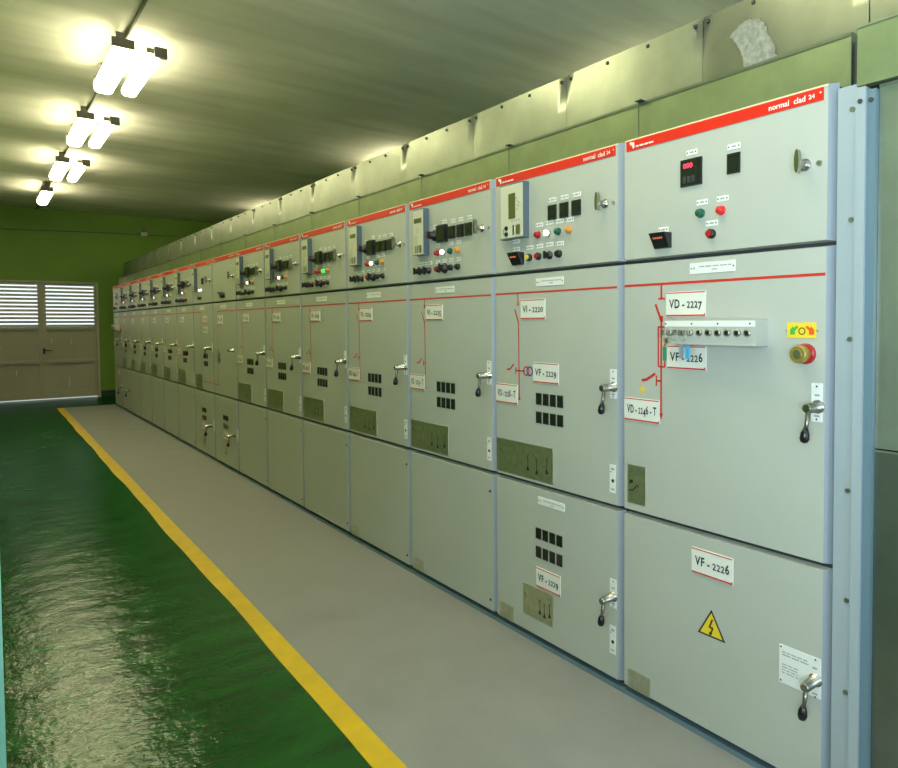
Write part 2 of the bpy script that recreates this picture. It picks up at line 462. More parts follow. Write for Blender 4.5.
def meter(door, x0, x1, z0, z1, p=.008, name='meter', digits=False):
    b = MB(); b.slab(x0, x1, z0, z1, 0, -p, 'black', .001, .001, .001, .001)
    b.box(x0 + .006, x1 - .006, -p - .0008, -p, z0 + .008, z1 - .008, 'glass_black')
    if digits:
        w = x1 - x0
        b.text('000', x0 + .015, x0 + .055, z1 - .024, .017, -p - .0014, 'digits', .02)
        for i in range(3): b.box(x0 + .013 + i * .019, x0 + .027 + i * .019, -p - .0016, -p - .0008, z0 + .012, z0 + .036, 'frame')
    return b.build(name, door)
def lamp(door, x, z, m, name='indicator_lamp', r=.0165):
    b = MB(); b.lathe(x, z, [(0, r), (.006, r), (.007, r * .85)], 'chrome' if m in ('lamp_white',) else m, 18)
    b.lathe(x, z, [(0, r * .82), (.012, r * .8), (.016, r * .55), (.017, .001)], m, 18, y0=-.007, caps=False)
    return b.build(name, door)
def push(door, x, z, m, name='push_button'):
    b = MB(); b.lathe(x, z, [(0, .017), (.014, .0165), (.016, .013)], 'black', 18)
    b.lathe(x - .002, z, [(0, .0115), (.006, .011)], m, 14, y0=-.016)
    return b.build(name, door)
def knob(door, x, z, name='selector_knob', r=.017, p=.03):
    b = MB(); b.lathe(x, z, [(0, r * 1.1), (.006, r * 1.1), (.007, r * .8), (p, r * .75)], 'black', 16)
    b.box(x - .005, x + .005, -p - .008, -p, z - r, z + r, 'black')
    return b.build(name, door)
def counter(door, x0, x1, z0, z1):
    b = MB()
    vs = [(x0, 0, z0), (x1, 0, z0), (x1, 0, z1), (x0, 0, z1), (x0 + .004, -.012, z0 + .002), (x1 - .004, -.012, z0 + .002), (x1 - .002, -.042, z1), (x0 + .002, -.042, z1)]
    b.add(vs, [(4, 5, 6, 7), (0, 1, 5, 4), (1, 2, 6, 5), (2, 3, 7, 6), (3, 0, 4, 7)], 'black')
    for i in range(5):
        x = x0 + .016 + i * .009; z = z0 + .034
        b.box(x, x + .005, -.034, -.030, z, z + .006, 'digits_dim')
    return b.build('counter', door)
def lock_handle(door, x=.755, z=1.984):
    b = MB(); b.lathe(x, z, [(0, .019), (.005, .019), (.006, .012), (.04, .0105)], 'chrome', 18)
    poly = [(x + .0075 * math.cos(t), z + .005 + .036 * math.sin(t)) for t in [2 * PI * i / 20 for i in range(20)]]
    b.prism(poly, -.036, -.055, 'chrome')
    b.build('lock_handle', door)
    b = MB(); b.lathe(.80, z - .002, [(0, .009), (.005, .008)], 'steel', 12); b.build('lock_bolt', door)
def crank(door, x=.804, z=1.242, plate=True, n2=True):
    b = MB()
    b.lathe(x, z, [(0, .021), (.004, .021), (.005, .016), (.068, .0155), (.074, .012)], 'chrome', 20)
    b.tube([(x, -.060, z - .01), (x - .004, -.062, z - .05), (x - .006, -.064, z - .068)], [.008, .0065, .0065], 'arm', 10)
    b.tube([(x - .006, -.064, z - .060), (x - .0062, -.064, z - .064), (x - .007, -.065, z - .075), (x - .008, -.066, z - .092), (x - .009, -.066, z - .102), (x - .009, -.066, z - .106)],
           [.006, .009, .013, .0145, .011, .002], 'grip', 14)
    b.build('crank_handle', door)
    if plate:
        p = MB(); p.slab(.782, .818, z - .047, z + .072, 0, -.002, 'white', .0006, .0006, .0006, .0006)
        p.box(.793, .809, -.0024, -.002, z + .032, z + .038, 'grey_ink'); p.box(.792, .810, -.0024, -.002, z - .032, z - .026, 'grey_ink')
        for dz in (.062, -.039): p.lathe(.80, z + dz, [(0, .003), (.001, .003)], 'ink', 8, y0=-.002)
        p.build('handle_plate', door)
def key_plate(door, z0, z1):
    p = MB(); p.slab(.780, .814, z0, z1, 0, -.002, 'white', .0006, .0006, .0006, .0006)
    zc = (z0 + z1) / 2 - .008
    p.lathe(.799, zc, [(0, .0075), (.0015, .007)], 'ink', 14, y0=-.002)
    p.lathe(.788, z1 - .03, [(0, .003), (.001, .003)], 'ink', 8, y0=-.002)
    p.box(.789, .807, -.0024, -.002, z1 - .022, z1 - .014, 'grey_ink'); p.box(.789, .807, -.0024, -.002, z0 + .012, z0 + .018, 'grey_ink')
    p.build('key_plate', door)
def sign(door, x0, x1, z0, z1, t, p=.004):
    b = MB(); b.slab(x0, x1, z0, z1, 0, -p, 'sign_white', .0006, .0006, .0006, .0006)
    b.box(x0 + .002, x1 - .002, -p - .0006, -p, z1 - .006, z1 - .0025, 'sign_red')
    b.box(x0 + .002, x1 - .001, -p - .0006, -p, z0 + .0015, z0 + .007, 'sign_red')
    b.prism([(x1 - .001, z0 + .001), (x1 - .001, z0 + .013), (x1 - .014, z0 + .001)], -p, -p - .0008, 'sign_red')
    w = x1 - x0
    b.sign_text(t, x0 + w * .09, x1 - w * .08, (z0 + z1) / 2, .032, -p - .0008, 'ink', .022)
    return b.build('circuit_sign', door)
def windows(door, x0, x1, z0, z1):
    b = MB(); n = 4; g = .008; w = (x1 - x0 - g * (n - 1)) / n
    for i in range(n):
        x = x0 + i * (w + g); b.slab(x, x + w, z0, z1, 0, -.002, 'black', .001, .001, .001, .001)
        b.box(x + .004, x + w - .004, -.0026, -.002, z0 + .004, z1 - .004, 'glass_black')
    for x in (x0 - .012, x1 + .012): screw(b, x, z1 + .008, 0, .003)
    b.build('indicator_windows', door)
def engraved(door, x0, x1, z0, z1, seed=1, marks=True, name='engraved_plate'):
    b = MB(); b.slab(x0, x1, z0, z1, 0, -.002, 'engraved', .0006, .0006, .0006, .0006)
    w = x1 - x0; h = z1 - z0
    if marks == 'few':
        b.prism([(x0 + .01, z0 + .075), (x0 + .028, z0 + .082), (x0 + .028, z0 + .094), (x0 + .012, z0 + .092)], -.002, -.0026, 'ink')
        b.line([(x0 + .008, z0 + .05), (x0 + .028, z0 + .052), (x0 + .048, z0 + .075), (x0 + .058, z0 + .07)], .004, -.002, -.0026, 'ink')
    elif marks:
        for k, (u, v) in enumerate(((.58, .30), (.73, .25), (.90, .33))):
            x = x0 + w * u; z = z0 + h * v
            b.prism([(x - .010, z - .012), (x + .010, z - .012), (x, z + .014)], -.002, -.0026, 'ink')
            b.line([(x, z), (x, z + h * .35)], .003, -.002, -.0026, 'ink')
            b.line([(x - .008, z + h * .30), (x + .008, z + h * .40)], .002, -.002, -.0026, 'ink')
        b.line([(x0 + w * .06, z0 + h * .7), (x0 + w * .12, z0 + h * .55)], .003, -.002, -.0026, 'ink')
    else:
        for k in range(5): dash_text(b, x0 + w * .12, x1 - w * .12, z0 + h * (.18 + .16 * k), -.002, 'grey_ink', .003, seed + k)
    b.build(name, door)
def small_plate(door, x0=.030, x1=.138, z0=.046, z1=.12):
    engraved(door, x0, x1, z0, z1, 11, False, 'rating_plate')
def relay(door, x0, x1, z0, z1, p=.032, wide=True):
    b = MB(); b.slab(x0, x1, z0, z1, 0, -p, 'relay_side', .001, .001, .001, .001)
    b.box(x0 + .005, x1 - .006, -p - .0015, -p, z0 + .006, z1 - .006, 'relay_face')
    y = -p - .0015; w = x1 - x0; h = z1 - z0
    def bx(u0, u1, v0, v1, m, d=.0012): b.box(x0 + w * u0, x0 + w * u1, y - d, y, z0 + h * v0, z0 + h * v1, m)
    if wide:
        bx(.38, .66, .36, .82, 'screen')
        for u, v in ((.70, .72), (.76, .66), (.84, .63), (.76, .60), (.74, .52), (.80, .57)): b.lathe(x0 + w * u, z0 + h * v, [(0, .004), (.002, .003)], 'grey_ink', 10, y0=y)
        for u in (.50, .60, .70, .80): bx(u, u + .05, .31, .335, 'grey_ink')
        bx(.55, .60, .06, .24, 'black'); bx(.68, .86, .06, .24, 'steel'); bx(.13, .19, .09, .20, 'grey_ink')
        for v in (.20, .09): b.lathe(x0 + w * .29, z0 + h * v, [(0, .011), (.006, .010)], 'black', 14, y0=y)
    else:
        bx(.15, .82, .70, .80, 'screen')
        for u, v in ((.45, .60), (.35, .55), (.55, .55), (.45, .50)): b.lathe(x0 + w * u, z0 + h * v, [(0, .004), (.002, .003)], 'grey_ink', 10, y0=y)
        for k in range(4): bx(.15, .45, .26 + k * .05, .275 + k * .05, 'grey_ink')
        bx(.20, .34, .06, .22, 'steel'); bx(.42, .47, .06, .22, 'black'); bx(.58, .80, .06, .22, 'steel')
    b.build('protection_relay', door)
def mimic(door, d):
    b = MB(); y0, y1 = 0, -.0012
    for pts, w, m in d.get('lines', []): b.line(pts, w, y0, y1, m)
    for x, z, r, w, m in d.get('rings', []): b.ring(x, z, r, w, y0, y1, m)
    for poly, m in d.get('polys', []): b.prism(poly, y0, y1, m)
    b.build('mimic_diagram', door)
def earth_mark(x, z):
    return [([(x, z + .014), (x, z)], .004, 'yellow'), ([(x - .012, z), (x + .012, z)], .004, 'yellow'),
            ([(x - .008, z - .008), (x + .008, z - .008)], .004, 'yellow'), ([(x - .004, z - .016), (x + .004, z - .016)], .004, 'yellow')]

def base_cabinet():
    r = empty('switchgear_cabinet')
    b = MB(); b.box(.004, W - .004, .03, 1.09, .04, 2.205, 'frame'); b.build('body', r)
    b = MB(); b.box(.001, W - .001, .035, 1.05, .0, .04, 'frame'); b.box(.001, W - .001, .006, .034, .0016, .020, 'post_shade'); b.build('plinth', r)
    b = MB(); b.box(.001, W - .001, .095, 1.05, 2.206, 2.383, 'cowl'); b.box(W - .004, W - .001, .093, .095, 2.206, 2.383, 'galv')
    b.box(.0, .03, .070, .13, 2.383, 2.387, 'frame'); b.box(.0015, W - .0015, .092, .0948, 2.372, 2.3835, 'galv_dark')
    b.build('top_cowl', r)
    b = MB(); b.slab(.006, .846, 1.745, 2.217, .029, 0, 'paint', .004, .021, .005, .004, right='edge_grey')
    u = b.build('upper_door', r)
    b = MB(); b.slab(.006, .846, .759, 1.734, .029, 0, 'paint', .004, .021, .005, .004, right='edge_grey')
    m = b.build('middle_door', r)
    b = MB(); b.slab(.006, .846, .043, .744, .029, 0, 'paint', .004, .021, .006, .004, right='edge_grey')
    l = b.build('lower_door', r)
    header(u)
    return r, u, m, l

# --- cabinet A : incoming / measuring cabinet nearest the camera
def cab_A(far=False):
    r, u, m, l = base_cabinet()
    meter(u, .285, .376, 1.988, 2.085, .008, 'digital_meter', True)
    meter(u, .478, .528, 2.002, 2.071, .006)
    lamp(u, .371, 1.886, 'lamp_green'); lamp(u, .456, 1.885, 'lamp_red_lit'); push(u, .417, 1.809, 'lamp_red')
    for x, z, w in ((.331, 2.107, .046), (.503, 2.093, .05), (.376, 1.924, .046), (.460, 1.925, .046), (.417, 1.846, .046), (.204, 1.847, .046)):
        label_plate(u, x, z, w)
    counter(u, .165, .242, 1.777, 1.833)
    lock_handle(u)
    long_plate(m, .325, .512, 1.674, 1.713)
    R = 'mimic_red'
    L = [([(.012, 1.646), (.822, 1.646)], .009, R), ([(.195, 1.646), (.195, 1.593)], .007, R), ([(.180, 1.591), (.212, 1.591)], .006, R),
         ([(.167, 1.571), (.193, 1.513)], .009, R), ([(.195, 1.52), (.195, 1.150)], .007, R),
         ([(.181, 1.485), (.212, 1.485), (.212, 1.336), (.181, 1.336), (.181, 1.488)], .006, R),
         ([(.100, 1.279), (.124, 1.283), (.166, 1.308)], .010, R), ([(.172, 1.302), (.172, 1.262)], .006, R), ([(.172, 1.282), (.195, 1.282)], .007, R)]
    mimic(m, {'lines': L + earth_mark(.103, 1.245), 'polys': [([(.195, 1.135), (.186, 1.160), (.204, 1.160)], R), ([(.190, 1.527), (.203, 1.527), (.203, 1.505), (.190, 1.505)], R)], 'rings': [(.103, 1.24, .014, .003, 'yellow')]})
    sign(m, .219, .394, 1.523, 1.614, 'VD - 2227'); sign(m, .224, .397, 1.331, 1.418, 'VF - 2226'); sign(m, .012, .189, 1.118, 1.208, 'VD - 2246 - T')
    # key box
    b = MB(); b.slab(.264, .633, 1.424, 1.510, 0, -.068, 'paint', .001, .001, .001, .001)
    b.box(.268, .629, -.0695, -.068, 1.487, 1.507, 'white')
    for x in (.272, .384, .490, .611): b.lathe(x, 1.497, [(0, .0032), (.002, .0025)], 'ink', 10, y0=-.0695)
    kb = b.build('key_lock_box', m)
    for x in (.290, .342, .378, .416, .454, .491, .528, .566, .603):
        b = MB(); b.lathe(x, 1.467, [(0, .0125), (.008, .012), (.009, .009)], 'steel', 16, y0=-.068)
        b.lathe(x, 1.467, [(0, .0075), (.002, .006)], 'black', 12, y0=-.077)
        b.build('key_lock', kb)
    # yellow plate with arrows, emergency knob
    b = MB(); b.slab(.701, .796, 1.451, 1.500, 0, -.003, 'yellow', .0006, .0006, .0006, .0006)
    y, y2 = -.003, -.0036
    b.prism([(.712, 1.462), (.728, 1.462), (.728, 1.474), (.740, 1.486), (.733, 1.490), (.724, 1.482), (.722, 1.488), (.712, 1.478)], y, y2, 'arrow_green')
    b.prism([(.790, 1.462), (.774, 1.462), (.774, 1.474), (.762, 1.486), (.769, 1.490), (.778, 1.482), (.780, 1.488), (.790, 1.478)], y, y2, 'arrow_red')
    b.ring(.751, 1.473, .010, .003, y, y2, 'ink')
    for x in (.697, .800): screw(b, x, 1.475, 0, .0035)
    b.build('arrow_plate', m)
    b = MB(); b.lathe(.764, 1.403, [(0, .032), (.008, .032), (.010, .026)], 'lamp_red', 22)
    b.lathe(.764, 1.403, [(.010, .022), (.022, .022), (.024, .027), (.052, .027), (.055, .024)], 'brass', 24)
    b.lathe(.764, 1.403, [(.055, .014), (.058, .013)], 'steel', 16)
    b.build('key_switch', m)
    crank(m)
    engraved(m, .028, .120, .79, .943, 3, 'few')
    # lower door
    sign(l, .339, .511, .599, .692, 'VF - 2226')
    b = MB()
    def tri(s, c=(.423, .4195)):
        return [(c[0] + s * math.cos(t), c[1] + s * math.sin(t)) for t in (PI / 2, PI / 2 + 2 * PI / 3, PI / 2 + 4 * PI / 3)]
    b.prism(tri(.066), 0, -.0008, 'ink'); b.prism(tri(.054), -.0008, -.0014, 'yellow')
    b.line([(.428, .452), (.415, .420), (.430, .422), (.421, .398)], .006, -.0014, -.002, 'ink')
    b.prism([(.414, .404), (.428, .402), (.418, .388)], -.0014, -.002, 'ink')
    b.build('warning_triangle', l)
    b = MB(); b.slab(.683, .822, .336, .462, 0, -.002, 'white', .0006, .0006, .0006, .0006)
    for z in (.440, .431): dash_text(b, .693, .783, z, -.002, 'grey_ink', .004, int(z * 1000))
    for z in (.400, .391, .382, .373): dash_text(b, .693, .748, z, -.002, 'grey_ink', .003, int(z * 1000))
    b.box(.795, .810, -.0024, -.002, .425, .431, 'grey_ink'); b.box(.795, .812, -.0024, -.002, .345, .350, 'grey_ink')
    for x, z in ((.690, .455), (.805, .455), (.690, .345), (.805, .338)): b.lathe(x, z, [(0, .003), (.001, .003)], 'ink', 8, y0=-.002)
    b.build('instruction_plate', l)
    crank(l, .806, .392, False)
    small_plate(l, .033, .144, .045, .12)
    return r
# --- cabinet B : relay cabinet with second handle below
def cab_B():
    r, u, m, l = base_cabinet()
    relay(u, .09, .27, 1.898, 2.155)
    for x in (.407, .484, .561): meter(u, x, x + .053, 1.958, 2.024, .008)
    for x, mm in ((.336, 'lamp_red'), (.403, 'lamp_white'), (.473, 'lamp_green'), (.543, 'lamp_orange')): lamp(u, x, 1.903, mm)
    push(u, .275, 1.805, 'lamp_yellow'); push(u, .340, 1.805, 'lamp_red'); knob(u, .415, 1.804); push(u, .478, 1.805, 'black')
    counter(u, .150, .232, 1.775, 1.833)
    for x, z in ((.434, 2.047), (.511, 2.047), (.588, 2.047), (.343, 1.947), (.412, 1.948), (.479, 1.947), (.545, 1.946), (.172, 1.889), (.175, 1.852), (.275, 1.85), (.342, 1.85), (.412, 1.852), (.480, 1.85)):
        label_plate(u, x, z, .05)
    lock_handle(u)
    long_plate(m, .319, .506, 1.669, 1.706)
    R = 'mimic_red'
    L = [([(.009, 1.644), (.820, 1.644)], .008, R), ([(.185, 1.644), (.185, 1.600)], .006, R), ([(.178, 1.585), (.185, 1.600), (.192, 1.585)], .005, R),
         ([(.161, 1.567), (.187, 1.505)], .007, R), ([(.188, 1.51), (.192, 1.145)], .006, R), ([(.166, 1.292), (.166, 1.260)], .006, R),
         ([(.166, 1.277), (.235, 1.277)], .006, R), ([(.097, 1.279), (.122, 1.281), (.151, 1.306)], .008, R)]
    mimic(m, {'lines': L + earth_mark(.097, 1.25), 'rings': [(.245, 1.278, .020, .006, R), (.270, 1.278, .020, .006, 'mimic_blue')],
              'polys': [([(.185, 1.138), (.201, 1.138), (.193, 1.160)], R)]})
    sign(m, .208, .383, 1.520, 1.612, 'VI - 2220'); sign(m, .298, .472, 1.229, 1.322, 'VF - 2229'); sign(m, .010, .180, 1.114, 1.208, 'VD - 2228 - T')
    windows(m, .314, .500, 1.127, 1.182); windows(m, .314, .500, 1.042, 1.096)
    engraved(m, .012, .432, .775, .938)
    crank(m); key_plate(m, .81, .926)
    long_plate(l, .327, .508, .668, .704)
    windows(l, .309, .492, .504, .556); windows(l, .309, .492, .416, .470)
    sign(l, .314, .481, .281, .373, 'VF - 2229')
    engraved(l, .215, .428, .123, .269); crank(l, .802, .384); key_plate(l, .145, .262); small_plate(l)
    return r
# --- cabinet C : standard feeder cabinet
def cab_C(up, dn, leds=('lamp_red', 'lamp_white', 'lamp_green', 'lamp_orange')):
    r, u, m, l = base_cabinet()
    relay(u, .112, .234, 1.888, 2.150, .034, False)
    b = MB(); b.lathe(.300, 1.990, [(0, .030), (.010, .030), (.012, .022), (.040, .021), (.044, .018)], 'black', 20)
    b.box(.290, .310, -.052, -.044, 1.972, 2.008, 'black'); b.box(.296, .304, -.0535, -.052, 1.992, 2.004, 'lamp_red'); b.build('rotary_switch', u)
    meter(u, .348, .430, 1.945, 2.038, .026, 'display_meter')
    for x in (.452, .530, .606): meter(u, x, x + .054, 1.956, 2.023, .014)
    for x, mm in zip((.325, .388, .458, .530), leds): lamp(u, x, 1.891, mm)
    for x in (.128, .182, .236): knob(u, x, 1.802, 'selector_knob', .019, .034)
    push(u, .328, 1.803, 'lamp_red'); knob(u, .400, 1.803, 'control_switch', .026, .036); push(u, .462, 1.803, 'black'); push(u, .530, 1.803, 'black')
    for x, z in ((.300, 2.040), (.395, 2.057), (.482, 2.050), (.557, 2.050), (.637, 2.051), (.329, 1.932), (.458, 1.932), (.534, 1.933),
                 (.139, 1.843), (.187, 1.843), (.242, 1.843), (.328, 1.842), (.395, 1.844), (.462, 1.844), (.535, 1.843)):
        label_plate(u, x, z, .042)
    lock_handle(u, .75, 1.981)
    long_plate(m, .300, .490, 1.669, 1.705)
    R = 'mimic_red'
    L = [([(.009, 1.643), (.820, 1.643)], .008, R), ([(.177, 1.643), (.177, 1.590)], .006, R), ([(.177, 1.610), (.177, 1.590)], .014, R),
         ([(.142, 1.569), (.177, 1.508)], .006, R), ([(.178, 1.51), (.184, 1.135)], .006, R), ([(.160, 1.290), (.160, 1.260)], .006, R),
         ([(.160, 1.276), (.181, 1.276)], .006, R), ([(.086, 1.274), (.112, 1.276), (.140, 1.303)], .008, R)]
    mimic(m, {'lines': L, 'polys': [([(.176, 1.130), (.192, 1.130), (.184, 1.152)], R)]})
    sign(m, .194, .373, 1.521, 1.608, up); sign(m, .009, .177, 1.118, 1.207, dn)
    windows(m, .303, .488, 1.122, 1.180); windows(m, .303, .488, 1.036, 1.094)
    engraved(m, .012, .420, .776, .936)
    crank(m); key_plate(m, .81, .926)
    small_plate(l)
    b = MB(); b.lathe(.752 + .05, .655, [(0, .007), (.004, .006)], 'black', 10); b.lathe(.802, .10, [(0, .007), (.004, .006)], 'black', 10); b.build('door_screw', l)
    return r
# --- cabinet D : bus coupler with plain upper door
def cab_D(with_relay):
    r, u, m, l = base_cabinet()
    R = 'mimic_red'
    if with_relay:
        relay(u, .112, .20, 1.888, 2.150, .034, False)
        meter(u, .43, .48, 1.956, 2.025, .014)
        lamp(u, .34, 1.891, 'lamp_white'); lamp(u, .41, 1.891, 'lamp_white'); push(u, .30, 1.803, 'black'); knob(u, .36, 1.803)
        L = [([(.009, 1.643), (.330, 1.643)], .008, R), ([(.33, 1.643), (.33, .86)], .006, R), ([(.33, .86), (.820, .86)], .008, R)]
        sign(m, .42, .60, 1.521, 1.608, 'VI - 2210'); sign(m, .42, .60, 1.40, 1.487, 'VD - 2210')
        windows(m, .43, .60, 1.122, 1.180); windows(m, .43, .60, 1.036, 1.094)
        crank(m, .74, 1.242, True)
    else:
        counter(u, .32, .40, 1.779, 1.835); knob(u, .43, 1.803, 'control_switch', .024, .036)
        L = [([(.160, 1.643), (.820, 1.643)], .008, R), ([(.16, 1.643), (.16, .86)], .006, R), ([(.009, .86), (.16, .86)], .008, R)]
        sign(m, .17, .36, 1.50, 1.608, 'VD - 2211')
        b = MB(); b.lathe(.72, 1.242, [(0, .021), (.005, .016), (.05, .0155)], 'chrome', 18); b.prism([(.70, 1.235), (.74, 1.235), (.74, 1.249), (.70, 1.249)], -.05, -.06, 'chrome')
        b.build('turn_handle', m)
        engraved(m, .14, .26, 1.10, 1.22, 2)
    lock_handle(u)
    mimic(m, {'lines': L})
    long_plate(m, .300, .490, 1.669, 1.705)
    engraved(m, .06, .36, .775, .936) if with_relay else None
    windows(l, .309, .492, .504, .556); windows(l, .309, .492, .416, .470)
    sign(l, .314, .481, .30, .385, 'VF - 2212'); engraved(l, .26, .46, .123, .269); crank(l, .72, .384); small_plate(l)
    return r

FAR = 'grey switchgear cabinets in the long row'
labels = [
 'largest light grey cabinet with the VD - 2227 sign, key box and warning triangle',
 'grey cabinet with the VI - 2220 sign, wide beige relay and a second handle below',
 'grey cabinet with narrow relay, plain lower door, directly beyond the VI - 2220 one',
 'grey cabinet fourth from the camera, narrow relay and lit white lamp',
 'grey switchgear cabinet fifth from the camera, green lamp lit on its upper door',
 'grey cabinet sixth from the camera, next beyond the lit green lamp',
 'grey feeder cabinet seventh from the camera, just before the nearly empty one',
 'grey cabinet with nearly empty upper door and a handle below, eighth in the row',
 'grey coupler cabinet with narrow relay and red line dropping down its middle door',
 'small grey feeder cabinet, first beyond the coupler cabinets, tenth from the camera',
 'small grey feeder cabinet, second beyond the coupler cabinets, eleventh from the camera',
 'small grey feeder cabinet, third beyond the coupler cabinets, twelfth from the camera',
 'small grey feeder cabinet, fourth from the far end of the row',
 'small grey feeder cabinet, third from the far end of the row',
 'small grey feeder cabinet, last but one at the far end of the row',
 'last grey cabinet at the far end of the row, key box on its middle door']
cA = cab_A(); cB = cab_B()
cC = cab_C('VI - 2225', 'VD - 2225 - T')
cC3 = cab_C('VI - 2224', 'VD - 2224 - T')
cC4 = cab_C('VI - 2223', 'VD - 2223 - T', ('lamp_red', 'lamp_red', 'lamp_green_lit', 'lamp_orange'))
cD7 = cab_D(False); cD8 = cab_D(True)
first = set()
def use(p):
    if p in first: return copy_tree(p)
    first.add(p); return p
for i in range(N):
    p = {0: cA, 1: cB, 2: cC, 3: cC3, 4: cC4, 7: cD7, 8: cD8, 15: cA}.get(i, cC3)
    o = use(p); o.location = (D, Y0 + (i + 1) * W, 0); o.rotation_euler = (0, 0, -PI / 2)
    if i == 14: crank([c for c in o.children if c.name.startswith('lower_door')][0], .74, .40, False)
    tag(o, labels[i], 'electrical cabinet', FAR)

# keys hanging from the key box (local frame of the first cabinet)
def keys(x, tags, label, sx=.0, name='key_bunch'):
    z = 1.467
    o = empty(name, (D - .0, Y0 + W, 0), -PI / 2)
    o.location = Vector((D - .085, Y0 + W - x, z)); cx = 0
    b = MB(); b.box(-.003, .003, -.012, .006, -.007, .007, 'steel'); b.box(-.002, .002, -.03, -.012, -.009, .009, 'steel'); b.build('key', o)
    b = MB(); b.tube([(.011 * math.cos(t), -.026, -.016 + .013 * math.sin(t)) for t in [2 * PI * i / 18 for i in range(18)]], .0013, 'steel', 6, True); b.build('key_ring', o)
    for dx, dz, h, m in tags:
        b = MB(); b.slab(dx - .0065, dx + .0065, dz - h, dz, -.022, -.029, m, .001, .001, .001, .001)
        b.build('key_tag', o)
    tag(o, label, 'keys', 'key bunches in the key box')
keys(.290, [(.010, -.050, .050, 'tag_green'), (.020, -.02, .02, 'steel')], 'key bunch with dark green tag in the leftmost lock of the key box')
keys(.342, [(.030, -.040, .050, 'tag_grey')], 'key with a grey tag in the second lock of the key box')
keys(.378, [(.020, -.045, .046, 'tag_blue')], 'key with a bright blue tag in the third lock of the key box')

# ------------------------------------------------------------ cable duct above the row
duct = empty('cable_duct', (2.405, 0, 0))
tag(duct, 'long galvanised sheet duct with screwed plates above the cabinets, up to the far wall', 'cable duct')
MB().box(.004, .75, -1.2, 16.2, 2.392, 2.786, 'galv_dark').build('duct_body', duct)
scr = None
edges = [-1.2, .20, 1.05] + [1.737 + .85 * k for k in range(18)]
for k in range(len(edges) - 1):
    y0, y1 = edges[k] + .002, edges[k + 1] - .002
    if y1 > 16.25: break
    b = MB(); n = 12; vs = []
    rnd = random.Random(k * 7 + 1); amp = rnd.uniform(.004, .010); kink = rnd.uniform(.06, .18)
    for i in range(n + 1):
        t = i / n; y = y1 + (y0 - y1) * t
        x = -.006 - amp * math.sin(PI * t) * .6 - .004 * math.exp(-((t - kink) / .06) ** 2)
        vs += [(x, y, 2.392), (x - .002, y, 2.60), (x, y, 2.79)]
    fs = []
    for i in range(n):
        for j in range(2):
            a = i * 3 + j; fs.append((a, a + 1, a + 4, a + 3))
    vs2 = [(.003, y1, 2.392), (.003, y0, 2.392), (.003, y0, 2.79), (.003, y1, 2.79)]
    q = len(vs); vs += vs2
    fs += [(2, q + 3, q + 2, 3 * n + 2)]
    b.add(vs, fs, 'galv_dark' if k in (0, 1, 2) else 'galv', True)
    pl = b.build('plate', duct)
    for y, z in [(y1 + (y0 - y1) * t, 2.765) for t in (.04, .35, .65, .96)] + [(y0 + .03, 2.48)]:
        if scr is None:
            scr = MB().add([(-.008, -.006, -.006), (-.008, .006, -.006), (-.008, .006, .006), (-.008, -.006, .006),
                (.010, -.008, -.008), (.010, .008, -.008), (.010, .008, .008), (.010, -.008, .008)],
                [(0, 1, 2, 3), (0, 4, 5, 1), (1, 5, 6, 2), (2, 6, 7, 3), (3, 7, 4, 0)], 'frame').build('screw', pl); o = scr
        else:
            o = scr.copy(); C.objects.link(o); o.parent = pl
        o.location = (-.011, y, z)
    if k == 2:
        poly = [(1.60, 2.655), (1.545, 2.70), (1.50, 2.705), (1.455, 2.675), (1.425, 2.62), (1.40, 2.545), (1.375, 2.49), (1.45, 2.47), (1.53, 2.46), (1.535, 2.53), (1.555, 2.61)]
        rp = random.Random(5); q2 = []
        for (ya, za), (yb, zb) in zip(poly, poly[1:] + poly[:1]):
            for t in (0, .2, .4, .6, .8): q2.append((ya + (yb - ya) * t + rp.uniform(-.007, .007), za + (zb - za) * t + rp.uniform(-.006, .006)))
        poly = q2
        vs = [(-.019, y, z) for y, z in poly] + [(-.004, y, z) for y, z in poly]; n2 = len(poly)
        MB().add(vs, [tuple(range(n2))] + [(i, (i + 1) % n2, (i + 1) % n2 + n2, i + n2) for i in range(n2)], 'plaster').build('plaster_patch', pl)

# ------------------------------------------------------------ near end: corner post and galvanised cladding
post = empty('corner_post', (2.0, Y0, 0))
tag(post, 'pale blue grey bolted steel corner post closing the near end of the cabinet row', 'post')
b = MB()
b.box(-.022, .05, -.058, -.003, 0, 2.19, 'post')                 # recessed strip
b.build('post_web', post)
b = MB(); b.box(-.030, .05, -.086, -.058, 0, 2.175, 'post'); b.build('post_flange', post)
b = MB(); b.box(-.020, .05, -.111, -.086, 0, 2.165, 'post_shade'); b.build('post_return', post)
for z in (.13, .39, .67, 1.0, 1.45, 1.80, 2.12):
    s = MB(); s.add([(-.0265, -.046 + .0075 * math.cos(a), z + .0075 * math.sin(a)) for a in [PI / 4 * i for i in range(8)]] +
                    [(-.0215, -.046 + .0085 * math.cos(a), z + .0085 * math.sin(a)) for a in [PI / 4 * i for i in range(8)]],
                    [tuple(range(8))] + [(i, (i + 1) % 8, (i + 1) % 8 + 8, i + 8) for i in range(8)], 'steel')
    s.build('post_bolt', post)
for y, x in ((-.071, -.030), (-.097, -.020)):
    z = 2.135
    s = MB(); s.add([(x - .0045, y + .0065 * math.cos(a), z + .0065 * math.sin(a)) for a in [PI / 4 * i for i in range(8)]] +
                    [(x + .0005, y + .0075 * math.cos(a), z + .0075 * math.sin(a)) for a in [PI / 4 * i for i in range(8)]],
                    [tuple(range(8))] + [(i, (i + 1) % 8, (i + 1) % 8 + 8, i + 8) for i in range(8)], 'frame')
    s.build('post_bolt', post)
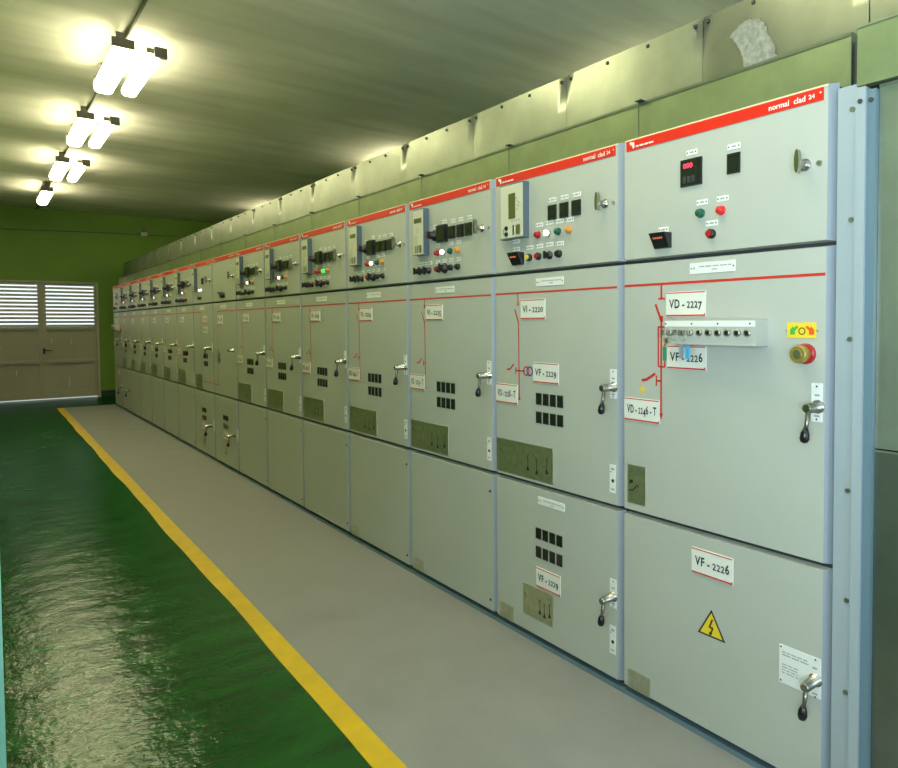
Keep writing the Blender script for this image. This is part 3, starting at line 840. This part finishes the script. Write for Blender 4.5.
def clad(z0, z1, x, y1, label, m='galv_dark'):
    b = MB(); b.box(x, x + .03, -1.2, y1, z0, z1, m); b.box(x - .003, x, -1.2, y1, z1 - .006, z1, 'galv')
    if z0 > 2: b.box(2.075, 2.38, y1 - .02, Y0 - .003, z0, z1, 'frame'); b.box(x + .03, 2.076, y1 - .02, y1 - .005, z0, z1, 'frame')  # dark boxes stand in for the shade inside the gap
    o = b.build('cladding_panel'); tag(o, label, 'metal panel', 'galvanised cladding panels at the near end')
clad(0, 1.130, 2.0, Y0 - .112, 'lowest galvanised cladding panel right of the corner post, from the floor')
clad(1.134, 2.178, 2.0, Y0 - .112, 'tall middle galvanised cladding panel right of the corner post', 'galv')
clad(2.182, 2.352, 1.978, Y0 - .057, 'short top galvanised cladding panel right of the black gap beside the corner post', 'cowl')

# ------------------------------------------------------------ light
w = bpy.data.worlds.new('sky'); bpy.context.scene.world = w; w.use_nodes = True
w.node_tree.nodes['Background'].inputs['Color'].default_value = (.86, .95, 1, 1)
w.node_tree.nodes['Background'].inputs['Strength'].default_value = 1.25
l = bpy.data.lights.new('doorway_daylight', 'AREA'); l.shape = 'RECTANGLE'; l.size = 2.1; l.size_y = 2.6
l.energy = 40; l.color = (.62, .84, 1.0)
o = bpy.data.objects.new('doorway_daylight', l); C.objects.link(o)
o.location = (1.2, -2.42, 1.36); o.rotation_euler = (PI / 2, 0, 0)   # area lights shine along local -Z -> +Y
o.rotation_euler = (PI / 2 + .42, 0, 0)

l = bpy.data.lights.new('added_bay_fill', 'AREA'); l.shape = 'RECTANGLE'; l.size = 1.9; l.size_y = 1.7
l.energy = 210; l.color = (.70, .85, 1.0)
o = bpy.data.objects.new('added_bay_fill', l); C.objects.link(o)
o.location = (-1.24, -.7, 1.65); o.rotation_euler = (PI / 2 + .85, 0, -PI / 2)  # added fill behind the camera, tilted up to lift ceiling and cabinet faces
# ------------------------------------------------------------ camera
yaw, pit, rol = .69453, .033897, -.0040248
F = Vector((math.sin(yaw) * math.cos(pit), math.cos(yaw) * math.cos(pit), -math.sin(pit)))
R = Vector((math.cos(yaw), -math.sin(yaw), 0)); U = R.cross(F)
R2 = R * math.cos(rol) + U * math.sin(rol); U2 = -R * math.sin(rol) + U * math.cos(rol)
cam = bpy.data.cameras.new('camera'); co = bpy.data.objects.new('camera', cam); C.objects.link(co)
co.matrix_world = Matrix(((R2.x, U2.x, -F.x, 0), (R2.y, U2.y, -F.y, 0), (R2.z, U2.z, -F.z, 1.5), (0, 0, 0, 1)))
cam.sensor_fit = 'HORIZONTAL'; cam.sensor_width = 36; cam.lens = 667 / 898 * 36
cam.shift_x = (449 - 532) / 898; cam.shift_y = -(384 - 346.14) / 898; cam.clip_start = .02
S = bpy.context.scene; S.camera = co
S.view_settings.view_transform = 'Standard'; S.view_settings.look = 'None'
S.view_settings.exposure = 0; S.view_settings.gamma = 1; S.view_settings.use_curve_mapping = False
